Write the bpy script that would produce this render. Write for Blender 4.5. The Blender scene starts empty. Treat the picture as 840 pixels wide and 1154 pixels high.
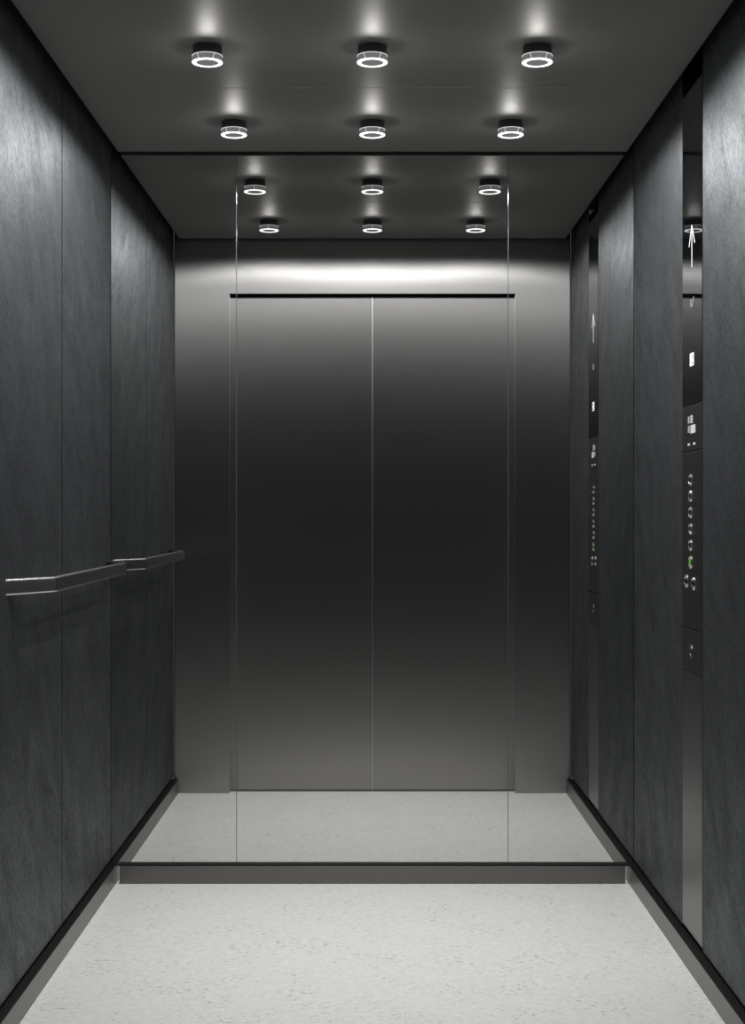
import bpy, bmesh, math
from mathutils import Vector

C = bpy.context.scene.collection
SC = bpy.context.scene

# ------------------------------------------------------------------ dimensions (metres)
HW = 0.80          # half width of the car
YB = 0.70          # mirror plane (back wall)
YF = -0.710        # inner face of the front wall
H = 2.227          # underside of the suspended ceiling
EYE = 1.132        # camera height
GAP = 0.0255       # shadow gap round the ceiling
CAM_Y = YB - 4.46

# ------------------------------------------------------------------ helpers
def link(name, bm, mat, parent=None, uv=True, smooth=False):
    bmesh.ops.recalc_face_normals(bm, faces=bm.faces)
    if uv:
        lay = bm.loops.layers.uv.new('UVMap')
        for f in bm.faces:
            n = f.normal
            ax = max(range(3), key=lambda i: abs(n[i]))
            for l in f.loops:
                p = l.vert.co
                l[lay].uv = ((p.y, p.z) if ax == 0 else (p.x, p.z) if ax == 1 else (p.x, p.y))
    me = bpy.data.meshes.new(name)
    bm.to_mesh(me); bm.free()
    if smooth:
        for p in me.polygons: p.use_smooth = True
    o = bpy.data.objects.new(name, me)
    for m in (mat if isinstance(mat, (list, tuple)) else [mat]):
        me.materials.append(m)
    C.objects.link(o)
    if parent: o.parent = parent
    return o

def box(bm, x0, x1, y0, y1, z0, z1, bevel=0.0, seg=2):
    t = bmesh.new()
    vs = [t.verts.new((x, y, z)) for x in (x0, x1) for y in (y0, y1) for z in (z0, z1)]
    for q in ((0,1,3,2),(4,6,7,5),(0,4,5,1),(2,3,7,6),(0,2,6,4),(1,5,7,3)):
        t.faces.new([vs[i] for i in q])
    if bevel > 0:
        bmesh.ops.bevel(t, geom=list(t.edges), offset=bevel, segments=seg, affect='EDGES', profile=0.5)
    merge(bm, t)

def merge(bm, t):
    me = bpy.data.meshes.new('tmp')
    t.to_mesh(me); t.free()
    bm.from_mesh(me)
    bpy.data.meshes.remove(me)

def newbox(*a, **k):
    bm = bmesh.new(); box(bm, *a, **k); return bm

def lathe(prof, n=48, bm=None, close=False):
    """profile [(r,z)...] spun round Z"""
    bm = bm or bmesh.new()
    rings = []
    for r, z in prof:
        if r < 1e-6:
            rings.append([bm.verts.new((0, 0, z))])
        else:
            rings.append([bm.verts.new((r*math.cos(2*math.pi*i/n), r*math.sin(2*math.pi*i/n), z)) for i in range(n)])
    pairs = list(zip(rings, rings[1:]))
    if close: pairs.append((rings[-1], rings[0]))
    for a, b in pairs:
        for i in range(n):
            j = (i+1) % n
            if len(a) == 1: bm.faces.new((a[0], b[i], b[j]))
            elif len(b) == 1: bm.faces.new((a[i], a[j], b[0]))
            else: bm.faces.new((a[i], a[j], b[j], b[i]))
    return bm

def lathe_x(prof, cx, cy, cz, n=32, bm=None, close=False, sx=-1):
    """spin profile round an axis along X: profile height grows towards -X (into the car)"""
    t = lathe(prof, n, None, close)
    for v in t.verts:
        x, y, z = v.co
        v.co = (cx + sx*z, cy + x, cz + y)
    bm = bm or bmesh.new()
    merge(bm, t)
    return bm

def stroke_x(bm, pts, w, x0, x1):
    """flat strokes lying on a wall of constant x; pts are (y,z)"""
    for (a, b) in zip(pts, pts[1:]):
        d = Vector((b[0]-a[0], b[1]-a[1]))
        if d.length < 1e-6: continue
        n = Vector((-d.y, d.x)).normalized() * (w/2)
        q = [(a[0]+n.x, a[1]+n.y), (b[0]+n.x, b[1]+n.y), (b[0]-n.x, b[1]-n.y), (a[0]-n.x, a[1]-n.y)]
        lo = [bm.verts.new((x0, y, z)) for y, z in q]
        hi = [bm.verts.new((x1, y, z)) for y, z in q]
        bm.faces.new(lo); bm.faces.new(hi)
        for i in range(4):
            j = (i+1) % 4
            bm.faces.new((lo[i], lo[j], hi[j], hi[i]))

def struct(o, label=None):
    o['kind'] = 'structure'
    if label: o['label'] = label
    return o

def tag(o, label, cat, group=None):
    o['label'] = label; o['category'] = cat
    if group: o['group'] = group
    return o

def empty(name, loc):
    o = bpy.data.objects.new(name, None); C.objects.link(o)
    o.location = loc; o.empty_display_size = 0.05
    return o

# ------------------------------------------------------------------ materials
def mat(name):
    m = bpy.data.materials.new(name); m.use_nodes = True
    nt = m.node_tree
    return m, nt, nt.nodes['Principled BSDF']

def N(nt, t, **k):
    n = nt.nodes.new(t)
    for a, b in k.items(): setattr(n, a, b)
    return n

def rgb(v): return (v[0], v[1], v[2], 1.0)

def simple(name, col, rough=0.5, metal=0.0, spec=0.5, emit=None, estr=0.0, noise=0.0, nscale=60):
    m, nt, b = mat(name)
    b.inputs['Base Color'].default_value = rgb(col)
    b.inputs['Roughness'].default_value = rough
    b.inputs['Metallic'].default_value = metal
    b.inputs['Specular IOR Level'].default_value = spec
    if emit:
        b.inputs['Emission Color'].default_value = rgb(emit)
        b.inputs['Emission Strength'].default_value = estr
    if noise > 0:
        tc = N(nt, 'ShaderNodeTexCoord')
        nz = N(nt, 'ShaderNodeTexNoise'); nz.inputs['Scale'].default_value = nscale; nz.inputs['Detail'].default_value = 4
        nt.links.new(tc.outputs['Object'], nz.inputs['Vector'])
        mr = N(nt, 'ShaderNodeMapRange')
        mr.inputs['To Min'].default_value = max(0.0, rough - noise); mr.inputs['To Max'].default_value = rough + noise
        nt.links.new(nz.outputs['Fac'], mr.inputs['Value'])
        nt.links.new(mr.outputs['Result'], b.inputs['Roughness'])
    return m

def brushed(name, col, rough, aniso, scale=(3.0, 900.0), var=0.03, haze=0.0):
    """brushed stainless steel: highlights stretched along U of the planar UV map"""
    m, nt, b = mat(name)
    b.inputs['Metallic'].default_value = 1.0
    b.inputs['Anisotropic'].default_value = aniso
    tg = N(nt, 'ShaderNodeTangent', direction_type='UV_MAP', uv_map='UVMap')
    nt.links.new(tg.outputs['Tangent'], b.inputs['Tangent'])
    uv = N(nt, 'ShaderNodeUVMap', uv_map='UVMap')
    mp = N(nt, 'ShaderNodeMapping')
    mp.inputs['Scale'].default_value = (scale[1], scale[0], 1)
    nt.links.new(uv.outputs['UV'], mp.inputs['Vector'])
    nz = N(nt, 'ShaderNodeTexNoise'); nz.inputs['Scale'].default_value = 1.0; nz.inputs['Detail'].default_value = 3
    nt.links.new(mp.outputs['Vector'], nz.inputs['Vector'])
    mr = N(nt, 'ShaderNodeMapRange')
    mr.inputs['To Min'].default_value = rough - var; mr.inputs['To Max'].default_value = rough + var
    nt.links.new(nz.outputs['Fac'], mr.inputs['Value'])
    nt.links.new(mr.outputs['Result'], b.inputs['Roughness'])
    mx = N(nt, 'ShaderNodeMix', data_type='RGBA')
    mx.inputs[6].default_value = rgb([c*0.93 for c in col]); mx.inputs[7].default_value = rgb([c*1.07 for c in col])
    nt.links.new(nz.outputs['Fac'], mx.inputs[0])
    nt.links.new(mx.outputs[2], b.inputs['Base Color'])
    if haze:
        h = N(nt, 'ShaderNodeBsdfPrincipled'); h.inputs['Metallic'].default_value = 1; h.inputs['Roughness'].default_value = .50
        h.inputs['Anisotropic'].default_value = .92
        nt.links.new(tg.outputs['Tangent'], h.inputs['Tangent']); nt.links.new(mx.outputs[2], h.inputs['Base Color'])
        ge = N(nt, 'ShaderNodeNewGeometry'); va = N(nt, 'ShaderNodeVectorMath', operation='ADD'); va.inputs[1].default_value = (0, 0, -.10)
        vn = N(nt, 'ShaderNodeVectorMath', operation='NORMALIZE')
        nt.links.new(ge.outputs['Normal'], va.inputs[0]); nt.links.new(va.outputs[0], vn.inputs[0]); nt.links.new(vn.outputs[0], h.inputs['Normal'])
        ms = N(nt, 'ShaderNodeMixShader'); ms.inputs[0].default_value = haze
        nt.links.new(b.outputs[0], ms.inputs[1]); nt.links.new(h.outputs[0], ms.inputs[2])
        nt.links.new(ms.outputs[0], nt.nodes['Material Output'].inputs['Surface'])
    return m

def slate_mat(name, lean):
    """dark blue-grey slate laminate: fine slanting streaks, clouding, satin sheen"""
    m, nt, b = mat(name)
    tc = N(nt, 'ShaderNodeTexCoord')
    L = nt.links.new
    def streak(scale, rot, sq, detail, rough=0.6, dist=.3):
        mp0 = N(nt, 'ShaderNodeMapping'); mp0.inputs['Rotation'].default_value = (math.radians(rot), 0, 0)
        L(tc.outputs['Object'], mp0.inputs['Vector'])
        mp = N(nt, 'ShaderNodeMapping'); mp.inputs['Scale'].default_value = (1, sq, 1)
        L(mp0.outputs['Vector'], mp.inputs['Vector'])
        nz = N(nt, 'ShaderNodeTexNoise'); nz.inputs['Scale'].default_value = scale
        nz.inputs['Detail'].default_value = detail; nz.inputs['Roughness'].default_value = rough
        nz.inputs['Distortion'].default_value = dist
        L(mp.outputs['Vector'], nz.inputs['Vector'])
        return nz
    def math_(op, a, bb, c=None):
        n = N(nt, 'ShaderNodeMath', operation=op)
        for k, v in enumerate((a, bb, c)):
            if v is None: continue
            if isinstance(v, float): n.inputs[k].default_value = v
            else: L(v, n.inputs[k])
        return n.outputs[0]
    a = streak(30.0, -lean*38, 2.6, 6, .68, .6)
    c = streak(75.0, -lean*32, 1.9, 5, .7, .6)
    d = streak(6.0, -lean*40, 1.8, 5, .65, .5)
    h = math_('MULTIPLY_ADD', c.outputs['Fac'], .6, math_('MULTIPLY', a.outputs['Fac'], .4))
    t = math_('MULTIPLY_ADD', d.outputs['Fac'], .35, math_('MULTIPLY', h, .65))
    cr = N(nt, 'ShaderNodeValToRGB')
    cr.color_ramp.elements[0].position = 0.36; cr.color_ramp.elements[0].color = (*[k*.68 for k in SLATE], 1)
    cr.color_ramp.elements[1].position = 0.66; cr.color_ramp.elements[1].color = (*[k*1.7 for k in SLATE], 1)
    e = cr.color_ramp.elements.new(0.5); e.color = (*SLATE, 1)
    L(t, cr.inputs['Fac'])
    nt.nodes.remove(b)
    df = N(nt, 'ShaderNodeBsdfDiffuse'); gl = N(nt, 'ShaderNodeBsdfGlossy'); ms = N(nt, 'ShaderNodeMixShader')
    gl.inputs['Color'].default_value = (.92, .965, 1.0, 1)
    L(cr.outputs['Color'], df.inputs['Color'])
    mr = N(nt, 'ShaderNodeMapRange'); mr.inputs['From Min'].default_value = .36; mr.inputs['From Max'].default_value = .64
    mr.inputs['To Min'].default_value = 0.50; mr.inputs['To Max'].default_value = 0.38
    L(t, mr.inputs['Value']); L(mr.outputs['Result'], gl.inputs['Roughness'])
    sp = N(nt, 'ShaderNodeMapRange'); sp.inputs['From Min'].default_value = .36; sp.inputs['From Max'].default_value = .64
    sp.inputs['To Min'].default_value = SLATE_SHEEN*.45; sp.inputs['To Max'].default_value = SLATE_SHEEN*1.6
    L(t, sp.inputs['Value']); L(sp.outputs['Result'], ms.inputs[0])
    bp = N(nt, 'ShaderNodeBump'); bp.inputs['Strength'].default_value = 0.50; bp.inputs['Distance'].default_value = 0.004
    L(h, bp.inputs['Height']); L(bp.outputs['Normal'], gl.inputs['Normal']); L(bp.outputs['Normal'], df.inputs['Normal'])
    L(df.outputs[0], ms.inputs[1]); L(gl.outputs[0], ms.inputs[2]); L(ms.outputs[0], nt.nodes['Material Output'].inputs['Surface'])
    return m
SLATE_SHEEN = .14
SLATE = (.036, .039, .042)

def floor_mat():
    """pale grey vinyl with fine darker flecks running across the car"""
    m, nt, b = mat('pale_flecked_vinyl')
    tc = N(nt, 'ShaderNodeTexCoord'); L = nt.links.new
    def nz(scale, sq, det, dist=0.0, rough=.5):
        mp = N(nt, 'ShaderNodeMapping'); mp.inputs['Scale'].default_value = sq
        L(tc.outputs['Object'], mp.inputs['Vector'])
        n = N(nt, 'ShaderNodeTexNoise'); n.inputs['Scale'].default_value = scale; n.inputs['Detail'].default_value = det
        n.inputs['Distortion'].default_value = dist; n.inputs['Roughness'].default_value = rough
        L(mp.outputs['Vector'], n.inputs['Vector']); return n
    base = nz(48, (1, 1.25, 1), 6, 0.3, .65)
    cr = N(nt, 'ShaderNodeValToRGB')
    cr.color_ramp.elements[0].position = .34; cr.color_ramp.elements[0].color = (.565, .562, .545, 1)
    cr.color_ramp.elements[1].position = .68; cr.color_ramp.elements[1].color = (.660, .657, .640, 1)
    L(base.outputs['Fac'], cr.inputs['Fac'])
    fl = nz(70, (1, 1.4, 1), 4, 0.5, .7)
    cf = N(nt, 'ShaderNodeValToRGB')
    cf.color_ramp.elements[0].position = .558; cf.color_ramp.elements[0].color = (0, 0, 0, 1)
    cf.color_ramp.elements[1].position = .66; cf.color_ramp.elements[1].color = (1, 1, 1, 1)
    L(fl.outputs['Fac'], cf.inputs['Fac'])
    cl = nz(7, (1, 1.2, 1), 3, 0.3)
    cc = N(nt, 'ShaderNodeValToRGB')
    cc.color_ramp.elements[0].position = .42; cc.color_ramp.elements[0].color = (.15, .15, .15, 1)
    cc.color_ramp.elements[1].position = .62
    L(cl.outputs['Fac'], cc.inputs['Fac'])
    ml = N(nt, 'ShaderNodeMath', operation='MULTIPLY'); L(cf.outputs['Color'], ml.inputs[0]); L(cc.outputs['Color'], ml.inputs[1])
    m2 = N(nt, 'ShaderNodeMath', operation='MULTIPLY'); m2.inputs[1].default_value = .8; L(ml.outputs[0], m2.inputs[0])
    mx = N(nt, 'ShaderNodeMix', data_type='RGBA'); mx.inputs[7].default_value = (.20, .185, .17, 1)
    L(m2.outputs[0], mx.inputs[0]); L(cr.outputs['Color'], mx.inputs[6])
    L(mx.outputs[2], b.inputs['Base Color'])
    b.inputs['Roughness'].default_value = .55
    b.inputs['Specular IOR Level'].default_value = .3
    return m

M_SLATE_L = slate_mat('slate_laminate_left', 1)
M_SLATE_R = slate_mat('slate_laminate_right', -1)
M_FLOOR = floor_mat()
M_STEEL = brushed('brushed_steel', (.462, .458, .457), .45, 1.0, var=.012, haze=.44)
M_SEAM_HILITE = brushed('seam_highlight_steel', (.85, .85, .85), .45, .9, haze=.3)  # paler steel, the seam highlight is put into its colour
M_SKIRT = brushed('brushed_steel_skirting', (.27, .267, .26), .42, .6, (900, 3))
M_SKIRT_B = brushed('brushed_steel_skirting_dark', (.19, .187, .182), .42, .6, (900, 3))
M_PLATE = brushed('dark_brushed_plate', (.20, .198, .194), .40, .5)
def ceil_mat():
    """dark satin lacquer: matt body under a weak, soft sheen"""
    m = bpy.data.materials.new('dark_satin_ceiling'); m.use_nodes = True
    nt = m.node_tree; nt.nodes.clear(); L = nt.links.new
    o = N(nt, 'ShaderNodeOutputMaterial'); mx = N(nt, 'ShaderNodeMixShader'); mx.inputs[0].default_value = CEIL_SHEEN
    d = N(nt, 'ShaderNodeBsdfDiffuse'); d.inputs['Color'].default_value = CEIL_COL
    g = N(nt, 'ShaderNodeBsdfGlossy'); g.inputs['Color'].default_value = (1, .985, .95, 1)
    tc = N(nt, 'ShaderNodeTexCoord'); nz = N(nt, 'ShaderNodeTexNoise'); nz.inputs['Scale'].default_value = 30
    L(tc.outputs['Object'], nz.inputs['Vector'])
    mr = N(nt, 'ShaderNodeMapRange'); mr.inputs['To Min'].default_value = CEIL_ROUGH-.02; mr.inputs['To Max'].default_value = CEIL_ROUGH+.02
    L(nz.outputs['Fac'], mr.inputs['Value']); L(mr.outputs['Result'], g.inputs['Roughness'])
    L(d.outputs[0], mx.inputs[1]); L(g.outputs[0], mx.inputs[2]); L(mx.outputs[0], o.inputs['Surface'])
    return m
CEIL_COL, CEIL_SHEEN, CEIL_ROUGH = (.155, .153, .147, 1), .19, .46
M_CEIL = ceil_mat()
M_BLACK = simple('black_shadow_gap', (.006, .006, .006), .6, 0, .2)
M_BLKTRIM = simple('black_trim', (.010, .010, .011), .5, 0, .2)
def pane_mat():
    m = bpy.data.materials.new('tinted_mirror_pane'); m.use_nodes = True
    nt = m.node_tree; nt.nodes.clear()
    o = N(nt, 'ShaderNodeOutputMaterial'); t = N(nt, 'ShaderNodeBsdfTransparent')
    t.inputs['Color'].default_value = (TINT, TINT, TINT*.995, 1)
    nt.links.new(t.outputs[0], o.inputs['Surface'])
    return m
TINT = .785         # both faces of the sheet together pass TINT squared
M_PANE = pane_mat()
M_EDGE = simple('polished_edge', (.13, .13, .13), .3, 0.35)
M_CHROME = simple('polished_chrome', (.75, .75, .75), .10, 1.0)
M_RAIL = simple('satin_steel_rail', (.56, .555, .545), .27, 1.0)
M_GLASS = simple('black_display_glass', (.004, .004, .005), .015, 0.0, .6)
M_LAMP = simple('black_lamp_housing', (.085, .085, .083), .38, 0, .4)
M_LENS = simple('frosted_lens', (.001, .001, .001), .6, 0, 0.0, (1, 1, 1), .15)
M_INNER = simple('frosted_lens_recess', (.30, .30, .30), .35, 0, .5, (1, 1, 1), .06)
M_RING = simple('lit_ring', (.9, .9, .9), .4, 0, .2, (1, .99, .97), 2.6)
M_RIM = simple('lit_rim', (.9, .9, .9), .4, 0, .2, (1, .99, .97), .75)
M_WHITE = simple('lit_white_symbol', (.8, .8, .8), .5, 0, .2, (1, 1, 1), 1.1)
M_PRINT = simple('pale_print', (.55, .55, .55), .5, 0, .2, (1, 1, 1), .22)
M_DIM = simple('dim_symbol', (.4, .4, .4), .5, 0, .2, (1, 1, 1), .35)
M_GREEN = simple('lit_green_button', (.04, .16, .02), .2, 0, .5, (.12, .5, .05), .45)
M_BTN = simple('dark_steel_button', (.16, .16, .16), .18, 1.0)

# ------------------------------------------------------------------ room shell
def build_shell():
    # floor
    struct(link('floor', newbox(-HW-.02, HW+.02, YF-.05, YB, -.03, 0), M_FLOOR), 'pale grey flecked vinyl floor')
    # ceiling: black roof above, two satin panels hung below it with a shadow gap all round
    ce = struct(link('ceiling', newbox(-HW-.03, HW+.03, YF-.06, YB, 2.36, 2.39), M_BLACK), 'dark grey suspended ceiling with black shadow gap')
    ysm = YB - .694
    for y0, y1 in ((YF+GAP, ysm-.0002), (ysm+.0002, YB-GAP)):
        link('ceiling_panel', newbox(-HW+GAP, HW-GAP, y0, y1, H, H+.03, bevel=.0025, seg=3), M_CEIL, ce)
    # side walls: dark backing, slate laminate panels
    wl = struct(link('wall_left', newbox(-HW-.05, -HW-.02, YF-.05, YB, 0, 2.36), M_BLACK), 'left wall clad in dark slate laminate panels')
    for y0, y1 in ((YF+.003, -.0045), (.0045, YB-.005)):
        link('slate_panel', newbox(-HW-.0199, -HW, y0, y1, .070, 2.31), M_SLATE_L, wl)
    wr = struct(link('wall_right', newbox(HW+.02, HW+.05, YF-.05, YB, 0, 2.36), M_BLACK), 'right wall clad in dark slate laminate panels')
    for y0, y1 in ((YF+.003, -.231), (.0015, YB-.005)):
        link('slate_panel', newbox(HW, HW+.0199, y0, y1, .070, 2.31), M_SLATE_R, wr)
    # front wall: brushed steel returns and header round the door opening
    DW, DH = .576, 2.011
    bm = bmesh.new()
    e = HW - .0015
    # one U-shaped slab
    pts = [(-e, 0), (-DW, 0), (-DW, DH), (DW, DH), (DW, 0), (e, 0), (e, 2.33), (-e, 2.33)]
    fr = [bm.verts.new((x, YF, z)) for x, z in pts]; bk = [bm.verts.new((x, YF-.035, z)) for x, z in pts]
    for q in ((0, 1, 2, 7), (2, 3, 6, 7), (3, 4, 5, 6)):
        bm.faces.new([fr[i] for i in q]); bm.faces.new([bk[i] for i in reversed(q)])
    for i in range(8):
        j = (i+1) % 8
        bm.faces.new((fr[i], bk[i], bk[j], fr[j]))
    bmesh.ops.recalc_face_normals(bm, faces=bm.faces)
    ed = [x for x in bm.edges if all(abs(v.co.y-YF) < 1e-5 for v in x.verts) and abs(x.verts[0].co.x-x.verts[1].co.x) < 1e-5 and abs(abs(x.verts[0].co.x)-e) < 1e-4]
    bmesh.ops.bevel(bm, geom=ed, offset=.006, segments=3, affect='EDGES', profile=.5)
    struct(link('wall_front', bm, M_STEEL), 'brushed steel front wall with door header')
    # the two sliding door leaves
    dr = struct(link('door_1', newbox(-DW-.04, DW+.04, YF-.10, YF-.085, 0, 2.08), M_BLACK), 'closed two-leaf brushed steel sliding door')
    for x0, x1 in ((-DW-.03, -.0024), (.0024, DW+.03)):
        link('door_leaf', newbox(x0, x1, YF-.075, YF-.038, .007, DH-.008, bevel=.005, seg=4), M_STEEL, dr)
    link('seam_highlight', newbox(-.0022, .0022, YF-.045, YF-.0372, .008, DH-.009), M_SEAM_HILITE, dr)  # added bright strip, stands in for the highlight on the rounded leaf edges
    struct(link('trim_1', newbox(-DW, DW, YF-.080, YF-.0365, DH-.0075, DH-.0005), M_BLACK), 'black slot above the door leaves')
    # skirtings
    SK = .058
    for s, nm in ((-1, 'baseboard_left'), (1, 'baseboard_right')):
        xs = sorted((s*(HW+.0199), s*(HW-.0165)))
        b_ = struct(link(nm, newbox(xs[0], xs[1], YF+.004, YB-.001, .0005, SK+.0005), M_BLACK), 'low skirting with a brushed steel face')
        xs = sorted((s*(HW-.0166), s*(HW-.019)))
        link('steel_face', newbox(xs[0], xs[1], YF+.004, YB-.0205, .0005, SK-.002, bevel=.0005), M_SKIRT, b_)
    xe = HW - .0192
    b_ = struct(link('baseboard_back', newbox(-xe, xe, YB-.0175, YB+.0175, .0005, SK), M_BLKTRIM), 'low skirting with a brushed steel face under the mirror')
    link('steel_face', newbox(-xe+.0115, xe-.0115, YB-.020, YB-.0176, .0015, SK-.004, bevel=.0005), M_SKIRT_B, b_)
    for s in (-1, 1):
        xs = sorted((s*xe, s*(xe-.011)))
        link('end_cap', newbox(xs[0], xs[1], YB-.0215, YB-.0176, .0005, SK-.003, bevel=.001), M_CHROME, b_)

def build_mirror():
    seam = .4155
    spans = [(-HW-.002, -seam, 'left-hand mirror panel on the back wall, beside the handrail wall', (0, 1)),
             (-seam, seam, 'wide middle mirror panel on the back wall, showing the steel door leaves', (1, 1)),
             (seam, HW+.002, 'right-hand mirror panel on the back wall, beside the control panel wall', (1, 0))]
    for x0, x1, lab, ends in spans:
        a = x0 + (.0011 if ends[0] else 0); b = x1 - (.0011 if ends[1] else 0)
        t = tag(link('mirror_panel', newbox(a, b, YB-.0015, YB+.0015, .0585, 2.33), M_PANE), lab, 'mirror', 'mirror panels on the back wall')
        for s, x, on in ((1, x0, ends[0]), (-1, x1, ends[1])):
            if on:     # ground and polished edge of the sheet
                bm = bmesh.new()
                q = [(x + s*.0002, YB+.0010), (x + s*.0002, YB-.0009), (x + s*.0011, YB-.0016), (x + s*.0011, YB+.0010)]
                lo = [bm.verts.new((px, py, .0585)) for px, py in q]; hi = [bm.verts.new((px, py, 2.33)) for px, py in q]
                for k in range(4):
                    bm.faces.new((lo[k], lo[(k+1) % 4], hi[(k+1) % 4], hi[k]))
                bm.faces.new(lo); bm.faces.new(hi)
                link('polished_edge', bm, M_EDGE, t)

# ------------------------------------------------------------------ handrail
def build_handrail():
    path = [(-HW-.0005, -.562), (-.7275, -.430), (-.7275, .512), (-HW-.0005, .648)]
    R = .035
    pts = [Vector(path[0])]
    for i in (1, 2):
        p, a, b = Vector(path[i]), Vector(path[i-1]), Vector(path[i+1])
        u, v = (a-p).normalized(), (b-p).normalized()
        ang = u.angle(v); t = R / math.tan(ang/2)
        p0, p1 = p+u*t, p+v*t
        for k in range(9):
            s = k/8
            pts.append(p0*(1-s)**2 + p*2*s*(1-s) + p1*s*s)
    pts.append(Vector(path[3]))
    th, hh, r = .0085, .018, .006
    prof = []
    for cx, cz, a0 in ((th-r, hh-r, 0), (-th+r, hh-r, 90), (-th+r, -hh+r, 180), (th-r, -hh+r, 270)):
        for k in range(5):
            a = math.radians(a0 + 90*k/4)
            prof.append((cx + r*math.cos(a), cz + r*math.sin(a)))
    bm = bmesh.new(); rings = []
    zc = EYE - .165
    for i, p in enumerate(pts):
        a = pts[max(i-1, 0)]; b = pts[min(i+1, len(pts)-1)]
        if 0 < i < len(pts)-1:
            t = ((p-a).normalized() + (b-p).normalized()).normalized()
        else: t = (b-a).normalized()
        n = Vector((t.y, -t.x))
        ring = []
        for q, z in prof:
            if i in (0, len(pts)-1):       # mitre the ends flat to the wall
                s = q / n.y if abs(n.y) > 1e-6 else 0
                ring.append(bm.verts.new((p.x, p.y + s, zc + z)))
            else:
                ring.append(bm.verts.new((p.x + n.x*q, p.y + n.y*q, zc + z)))
        rings.append(ring)
    m = len(prof)
    for a, b in zip(rings, rings[1:]):
        for i in range(m):
            j = (i+1) % m
            bm.faces.new((a[i], a[j], b[j], b[i]))
    bm.faces.new(rings[0]); bm.faces.new(rings[-1])
    o = link('handrail', bm, M_RAIL, smooth=True)
    o.data.set_sharp_from_angle(angle=math.radians(50))
    tag(o, 'flat satin steel handrail with ends bent back to the left slate wall', 'handrail')

# ------------------------------------------------------------------ ceiling lights
LAMP_Y = (YB - 1.025, YB - .364)
LAMP_X = (-.3886, 0.0, .3886)
def build_lights():
    r = .0358
    def proto():
        root = empty('ceiling_light', (0, 0, H))
        link('housing', lathe([(0, 0), (.033, 0), (.034, -.002), (.034, -.0215), (0, -.0215)]), M_LAMP, root, smooth=False)
        lens = link('lens', lathe([(0, -.0216), (r-.0012, -.0216), (r-.0003, -.024), (r-.0003, -.0352), (r-.0015, -.0365), (.0266, -.0365),
                                   (.0235, -.0290), (0, -.0285)]), [M_LENS], root)
        link('top_rim', lathe([(r-.0007, -.0218), (r+.0004, -.0218), (r+.0004, -.0230), (r-.0007, -.0230)], close=True), M_RIM, lens)
        link('light_ring', lathe([(.0266, -.0367), (.0266, -.0377), (r-.0012, -.0377), (r, -.0370), (r, -.0362), (r-.0012, -.0367)], close=True), M_RING, root)
        # three slim ribs inside the clear edge
        for a in (55, 125, 270):
            t = bmesh.new()
            ca, sa = math.cos(math.radians(a+180)), math.sin(math.radians(a+180))
            p0 = Vector((ca*(r+.0002), sa*(r+.0002), -.0232)); 
            a2 = math.radians(a+180 + (9 if a == 55 else -9 if a == 125 else 0))
            p1 = Vector((math.cos(a2)*(r+.0002), math.sin(a2)*(r+.0002), -.0364))
            w = Vector((-sa, ca, 0)) * .0006
            o = Vector((ca, sa, 0)) * .0005
            vs = [t.verts.new(p) for p in (p0-w, p0+w, p1+w, p1-w, p0-w-o*2, p0+w-o*2, p1+w-o*2, p1-w-o*2)]
            for q in ((0,1,2,3),(7,6,5,4),(0,4,5,1),(1,5,6,2),(2,6,7,3),(3,7,4,0)): t.faces.new([vs[i] for i in q])
            link('rib', t, M_RIM, lens)
        return root
    p = proto(); first = True
    def dup(root):
        q = root.copy(); C.objects.link(q)
        for ch in root.children:
            c = ch.copy(); C.objects.link(c); c.parent = q
            for g in ch.children:
                d = g.copy(); C.objects.link(d); d.parent = c
        return q
    roots = [p] + [dup(p) for _ in range(5)]
    k = 0
    for yi, rn in ((1, 'in the second row, just before the mirror'), (0, 'in the topmost and nearest row')):
        for xi, cn in enumerate(('left', 'middle', 'right')):
            o = roots[k]; k += 1
            o.location = (LAMP_X[xi], LAMP_Y[yi], H)
            tag(o, f'{cn} round ceiling spotlight with lit ring, {rn}', 'ceiling light', 'round spotlights on the ceiling')
            # the light it gives
            for nm, ty, e in (('lamp_light', 'SPOT', E_LAMP), ('lamp_glow', 'POINT', E_GLOW), ('lamp_wash', 'SPOT', E_WASH), ('lamp_beam', 'SPOT', E_BEAM)):
                ld = bpy.data.lights.new(nm, ty); ld.energy = e; ld.shadow_soft_size = .016; ld.color = (1, .99, .978)
                if nm == 'lamp_beam': ld.spot_size = math.radians(BEAM_DEG); ld.spot_blend = 1.0
                if nm in ('lamp_light', 'lamp_wash'): ld.spot_size = math.radians(WIDE_DEG); ld.spot_blend = WIDE_BLEND
                lo = bpy.data.objects.new(nm, ld); C.objects.link(lo); lo.location = (LAMP_X[xi], LAMP_Y[yi], H-.056)
WIDE_DEG, WIDE_BLEND, E_WASH = 176, .22, 8.0
E_LAMP, E_GLOW, E_BEAM, BEAM_DEG = 6.0, .36, 29.5, 92

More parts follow.
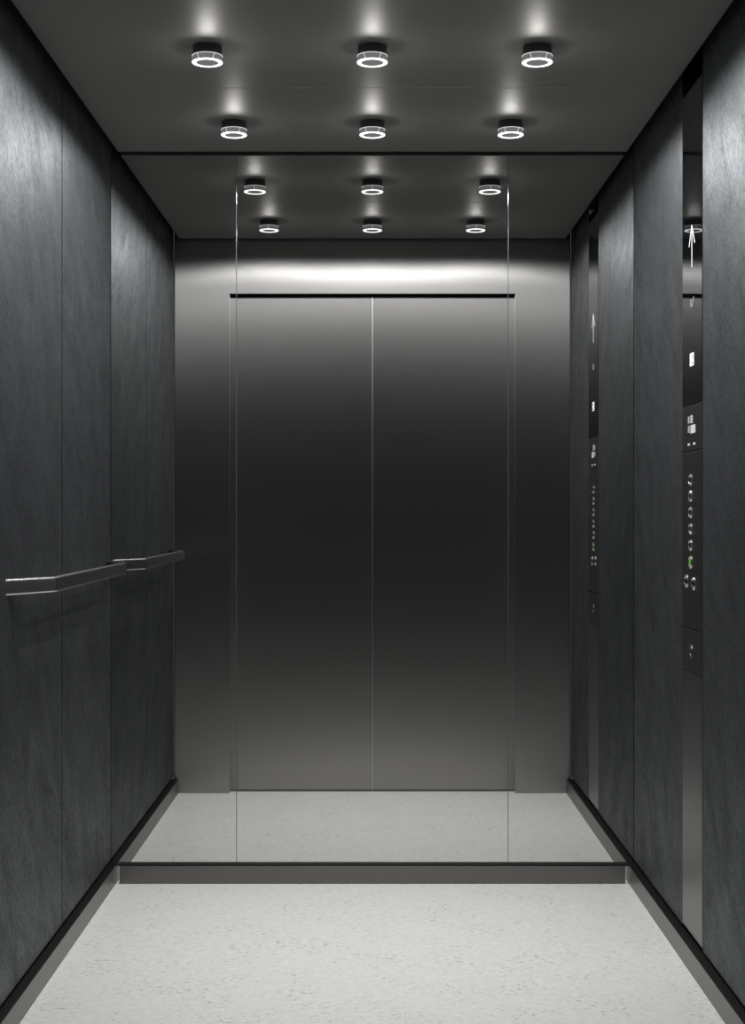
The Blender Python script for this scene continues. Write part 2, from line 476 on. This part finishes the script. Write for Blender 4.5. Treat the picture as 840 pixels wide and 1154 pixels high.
# ------------------------------------------------------------------ control panel
def build_panel():
    y0, y1 = -.2255, -.0020
    yc = (y0+y1)/2
    xf = HW - .0006                      # face of the strip
    P = empty('control_panel', (HW, yc, .075))
    tag(P, 'tall narrow lift control panel with black display glass and round buttons in the right wall', 'control panel')
    def Z(h): return EYE + h
    def part(name, bm, m, parent=P, lab=None, **k):
        for v in bm.verts: v.co -= Vector(P.location)
        o = link(name, bm, m, parent, **k)
        if lab: o['label'] = lab
        return o
    g = part('display_glass', newbox(xf, HW+.0195, y0, y1, Z(.2695), 2.31, bevel=.0006), M_GLASS, lab='black glossy display glass')
    # direction arrow: shaft and two long barbs
    ya = -.113
    bm = bmesh.new(); xs = (xf-.0004, xf+.0003)
    stroke_x(bm, [(ya, Z(.612)), (ya, Z(.716))], .0042, *xs)
    stroke_x(bm, [(ya-.0005, Z(.716)), (ya-.032, Z(.668))], .0042, *xs)
    stroke_x(bm, [(ya+.0005, Z(.716)), (ya+.032, Z(.668))], .0042, *xs)
    part('arrow_symbol', bm, M_WHITE, g, 'white upward arrow')
    bm = bmesh.new()
    for dy, a, b in ((.016, .516, .534), (.002, .513, .532), (-.018, .523, .536)):
        stroke_x(bm, [(ya+dy+.003, Z(a)), (ya+dy-.003, Z(b))], .003, *xs)
    stroke_x(bm, [(ya+.002, Z(.513)), (ya-.010, Z(.520))], .003, *xs)
    part('small_print', bm, M_DIM, g, 'faint grey marks')
    bm = bmesh.new()
    for zz in (.3805, .3965):
        q = zz - .007
        for (a, b) in (((.020, -.006), (-.020, -.006)), ((.020, .006), (-.020, .006)), ((.020, -.006), (.020, .006)), ((-.020, -.006), (-.020, .006)), ((.018, -.002), (-.018, .003))):
            stroke_x(bm, [(ya+a[0], Z(q+a[1])), (ya+b[0], Z(q+b[1]))], .0036, *xs)
    part('floor_display', bm, M_WHITE, g, 'white lit floor display')
    cuts = [.2680, .1530, -.2920, -.4030]
    def plate(name, a, b, m=M_PLATE, lab=None):
        return part(name, newbox(xf, HW+.0195, y0, y1, a, b, bevel=.0010), m, lab=lab)
    ip = plate('information_plate', Z(cuts[1])+.0015, Z(cuts[0]), lab='plate with pale printed symbols')
    bp = plate('button_plate', Z(cuts[2])+.002, Z(cuts[1])-.0015, lab='plate with round push buttons')
    kp = plate('key_plate', Z(cuts[3])+.002, Z(cuts[2])-.002, lab='plate with a key switch')
    plate('lower_plate', .075, Z(cuts[3])-.002, M_LOWER, lab='plain brushed steel plate')
    # printed marks on the information plate
    def yy(px): return -( .8*1644/(px-419.8) - 4.46 ) * -1 + YB - 4.46 + 0  # pixel column -> y along the wall
    def Y(px): return (.8*1644/(px-419.8)) + CAM_Y
    def ZZ(px, py): return EYE + (577-py)*(.8*1644/(px-419.8))/1644
    bm = bmesh.new()
    def blk(x0, x1, ya_, yb_, n=1, fill=.7):
        pc = (x0+x1)/2
        for i in range(n):
            a = ya_ + (yb_-ya_)*i/n; b = a + (yb_-ya_)/n*fill
            zt, zb = ZZ(pc, a), ZZ(pc, b)
            stroke_x(bm, [(Y(x0), (zt+zb)/2), (Y(x1), (zt+zb)/2)], zt-zb, *xs)
    blk(776.1, 777.9, 469.8, 477.6, 5, .62)
    blk(778.9, 781.4, 468.0, 477.4, 3, .75)
    blk(776.1, 777.9, 480.2, 488.2, 5, .62)
    blk(779.0, 784.4, 478.6, 488.0, 1, 1.0)
    blk(775.9, 778.2, 499.8, 502.2, 1, 1.0)
    blk(781.8, 784.4, 498.6, 501.0, 1, 1.0)
    part('printed_symbols', bm, M_PRINT, ip)
    # push buttons
    def button(parent, y, z, r, cap, name='button', lab=None):
        pr = [(r*.62, 0), (r, 0), (r, .0022), (r*.93, .0036), (r*.80, .0036), (r*.72, .0020), (r*.62, .0012)]
        o = part(name, lathe_x(pr, xf-.0001, y, z, close=True), M_CHROME, parent, lab, smooth=True)
        o.data.set_sharp_from_angle(angle=math.radians(40))
        part('cap', lathe_x([(0, .0034), (r*.35, .0033), (r*.58, .0026), (r*.66, .0016), (r*.66, .0002), (0, .0002)], xf-.0001, y, z), cap, o, smooth=True)
    yb = -.102
    for i in range(5):
        button(bp, yb, EYE + (577-(540.8+18.45*i))*3.658/1644, .0150, M_BTN)
    button(bp, yb, EYE + (577-633.5)*3.658/1644, .0170, M_GREEN, lab='green lit push button')
    button(bp, -.055, EYE + (577-654.8)*3.705/1644, .0175, M_BTN)
    button(bp, -.137, EYE + (577-657.6)*3.623/1644, .0175, M_BTN)
    # key switch
    k = part('key_switch', lathe_x([(.0095, 0), (.0175, 0), (.0175, .002), (.0160, .003), (.0120, .003), (.0095, .0015)], xf-.0001, -.108, EYE-.350, close=True), M_PLATE, kp, 'round key switch', smooth=True)
    part('keyhole', newbox(xf-.0016, xf, -.1105, -.1055, EYE-.361, EYE-.339, bevel=.0006), M_CHROME, k)
M_LOWER = brushed('lower_brushed_plate', (.27, .266, .258), .40, .6)

# ------------------------------------------------------------------ build
build_shell(); build_handrail(); build_lights(); build_panel()

# the half of the car that the mirror shows: everything turned about the mirror plane
MIRROR_LABEL = {
    'handrail': 'mirrored image of the flat steel handrail, the smaller and farther one on the left wall',
    'control_panel': 'mirrored image of the lift control panel, the narrower and farther strip on the right wall',
}
def turn(o):
    o.location.y = 2*YB - o.location.y
    o.scale.y = -1
def copy_tree(o, parent=None):
    c = o.copy(); C.objects.link(c)
    if parent: c.parent = parent
    for ch in list(o.children): copy_tree(ch, c)
    return c
tops = [o for o in C.objects if o.parent is None]
for o in tops:
    if o.name in ('wall_front', 'door_1', 'trim_1'):
        turn(o)
    elif o.name != 'baseboard_back':
        c = copy_tree(o); turn(c)
        if 'label' in c:
            base = o.name.split('.')[0]
            if base == 'ceiling_light':
                side = o['label'].split()[0]
                row = 'smallest row, just above the steel door header' if 'topmost' in o['label'] else 'first row inside the mirror'
                c['label'] = f'mirrored {side} round ceiling spotlight, in the {row}'
            elif base in MIRROR_LABEL: c['label'] = MIRROR_LABEL[base]
            else: c['label'] = o['label'] + ', seen in the mirror'
build_mirror()

# the mirror throws no light of its own back into the car
near = bpy.data.collections.new('car'); far = bpy.data.collections.new('car_in_mirror')
near_w = bpy.data.collections.new('car_walls'); far_w = bpy.data.collections.new('car_walls_in_mirror')
near_c = bpy.data.collections.new('car_ceiling'); far_c = bpy.data.collections.new('car_ceiling_in_mirror')
for o in C.objects:
    if o.type == 'MESH':
        top = o
        while top.parent: top = top.parent
        if top.name.split('.')[0] == 'ceiling': (far_c if top.scale.y < 0 else near_c).objects.link(o)
        elif top.name.startswith(('wall_left', 'wall_right')): (far_w if top.scale.y < 0 else near_w).objects.link(o)
        elif top.name == 'baseboard_back' or top.name.startswith('mirror_panel'): near.objects.link(o); far.objects.link(o)
        elif top.scale.y < 0:
            far.objects.link(o)
            if top.name in ('wall_front', 'door_1'): near.objects.link(o)   # the steel also mirrors the lamps in the looking glass
        else: near.objects.link(o)
for o in C.objects:
    if o.type == 'LIGHT':
        k = {'lamp_glow': (near_c, far_c), 'lamp_wash': (near_w, far_w)}.get(o.name.split('.')[0], (near, far))
        o.light_linking.receiver_collection = k[1 if o.location.y > YB else 0]

# world: dim even fill, added to lift the dark middle of the steel door
w = bpy.data.worlds.new('dark'); SC.world = w; w.use_nodes = True
w.node_tree.nodes['Background'].inputs['Color'].default_value = (.95, .97, 1.0, 1)
w.node_tree.nodes['Background'].inputs['Strength'].default_value = 0.075

# camera: long lens looking straight in through the front of the car
cd = bpy.data.cameras.new('camera'); cam = bpy.data.objects.new('camera', cd); C.objects.link(cam)
cam.location = (0.0005, CAM_Y, EYE); cam.rotation_euler = (math.pi/2, 0, 0)
cd.sensor_fit = 'VERTICAL'; cd.sensor_height = 36.0; cd.sensor_width = 36.0
cd.lens = 36.0*1644/1154
cd.clip_start = .05; cd.clip_end = 50
SC.camera = cam

SC.view_settings.view_transform = 'Standard'
SC.view_settings.look = 'None'
SC.view_settings.exposure = 0.0
SC.cycles.max_bounces = 14
SC.cycles.glossy_bounces = 10
SC.cycles.diffuse_bounces = 5
SC.cycles.sample_clamp_indirect = 3.0
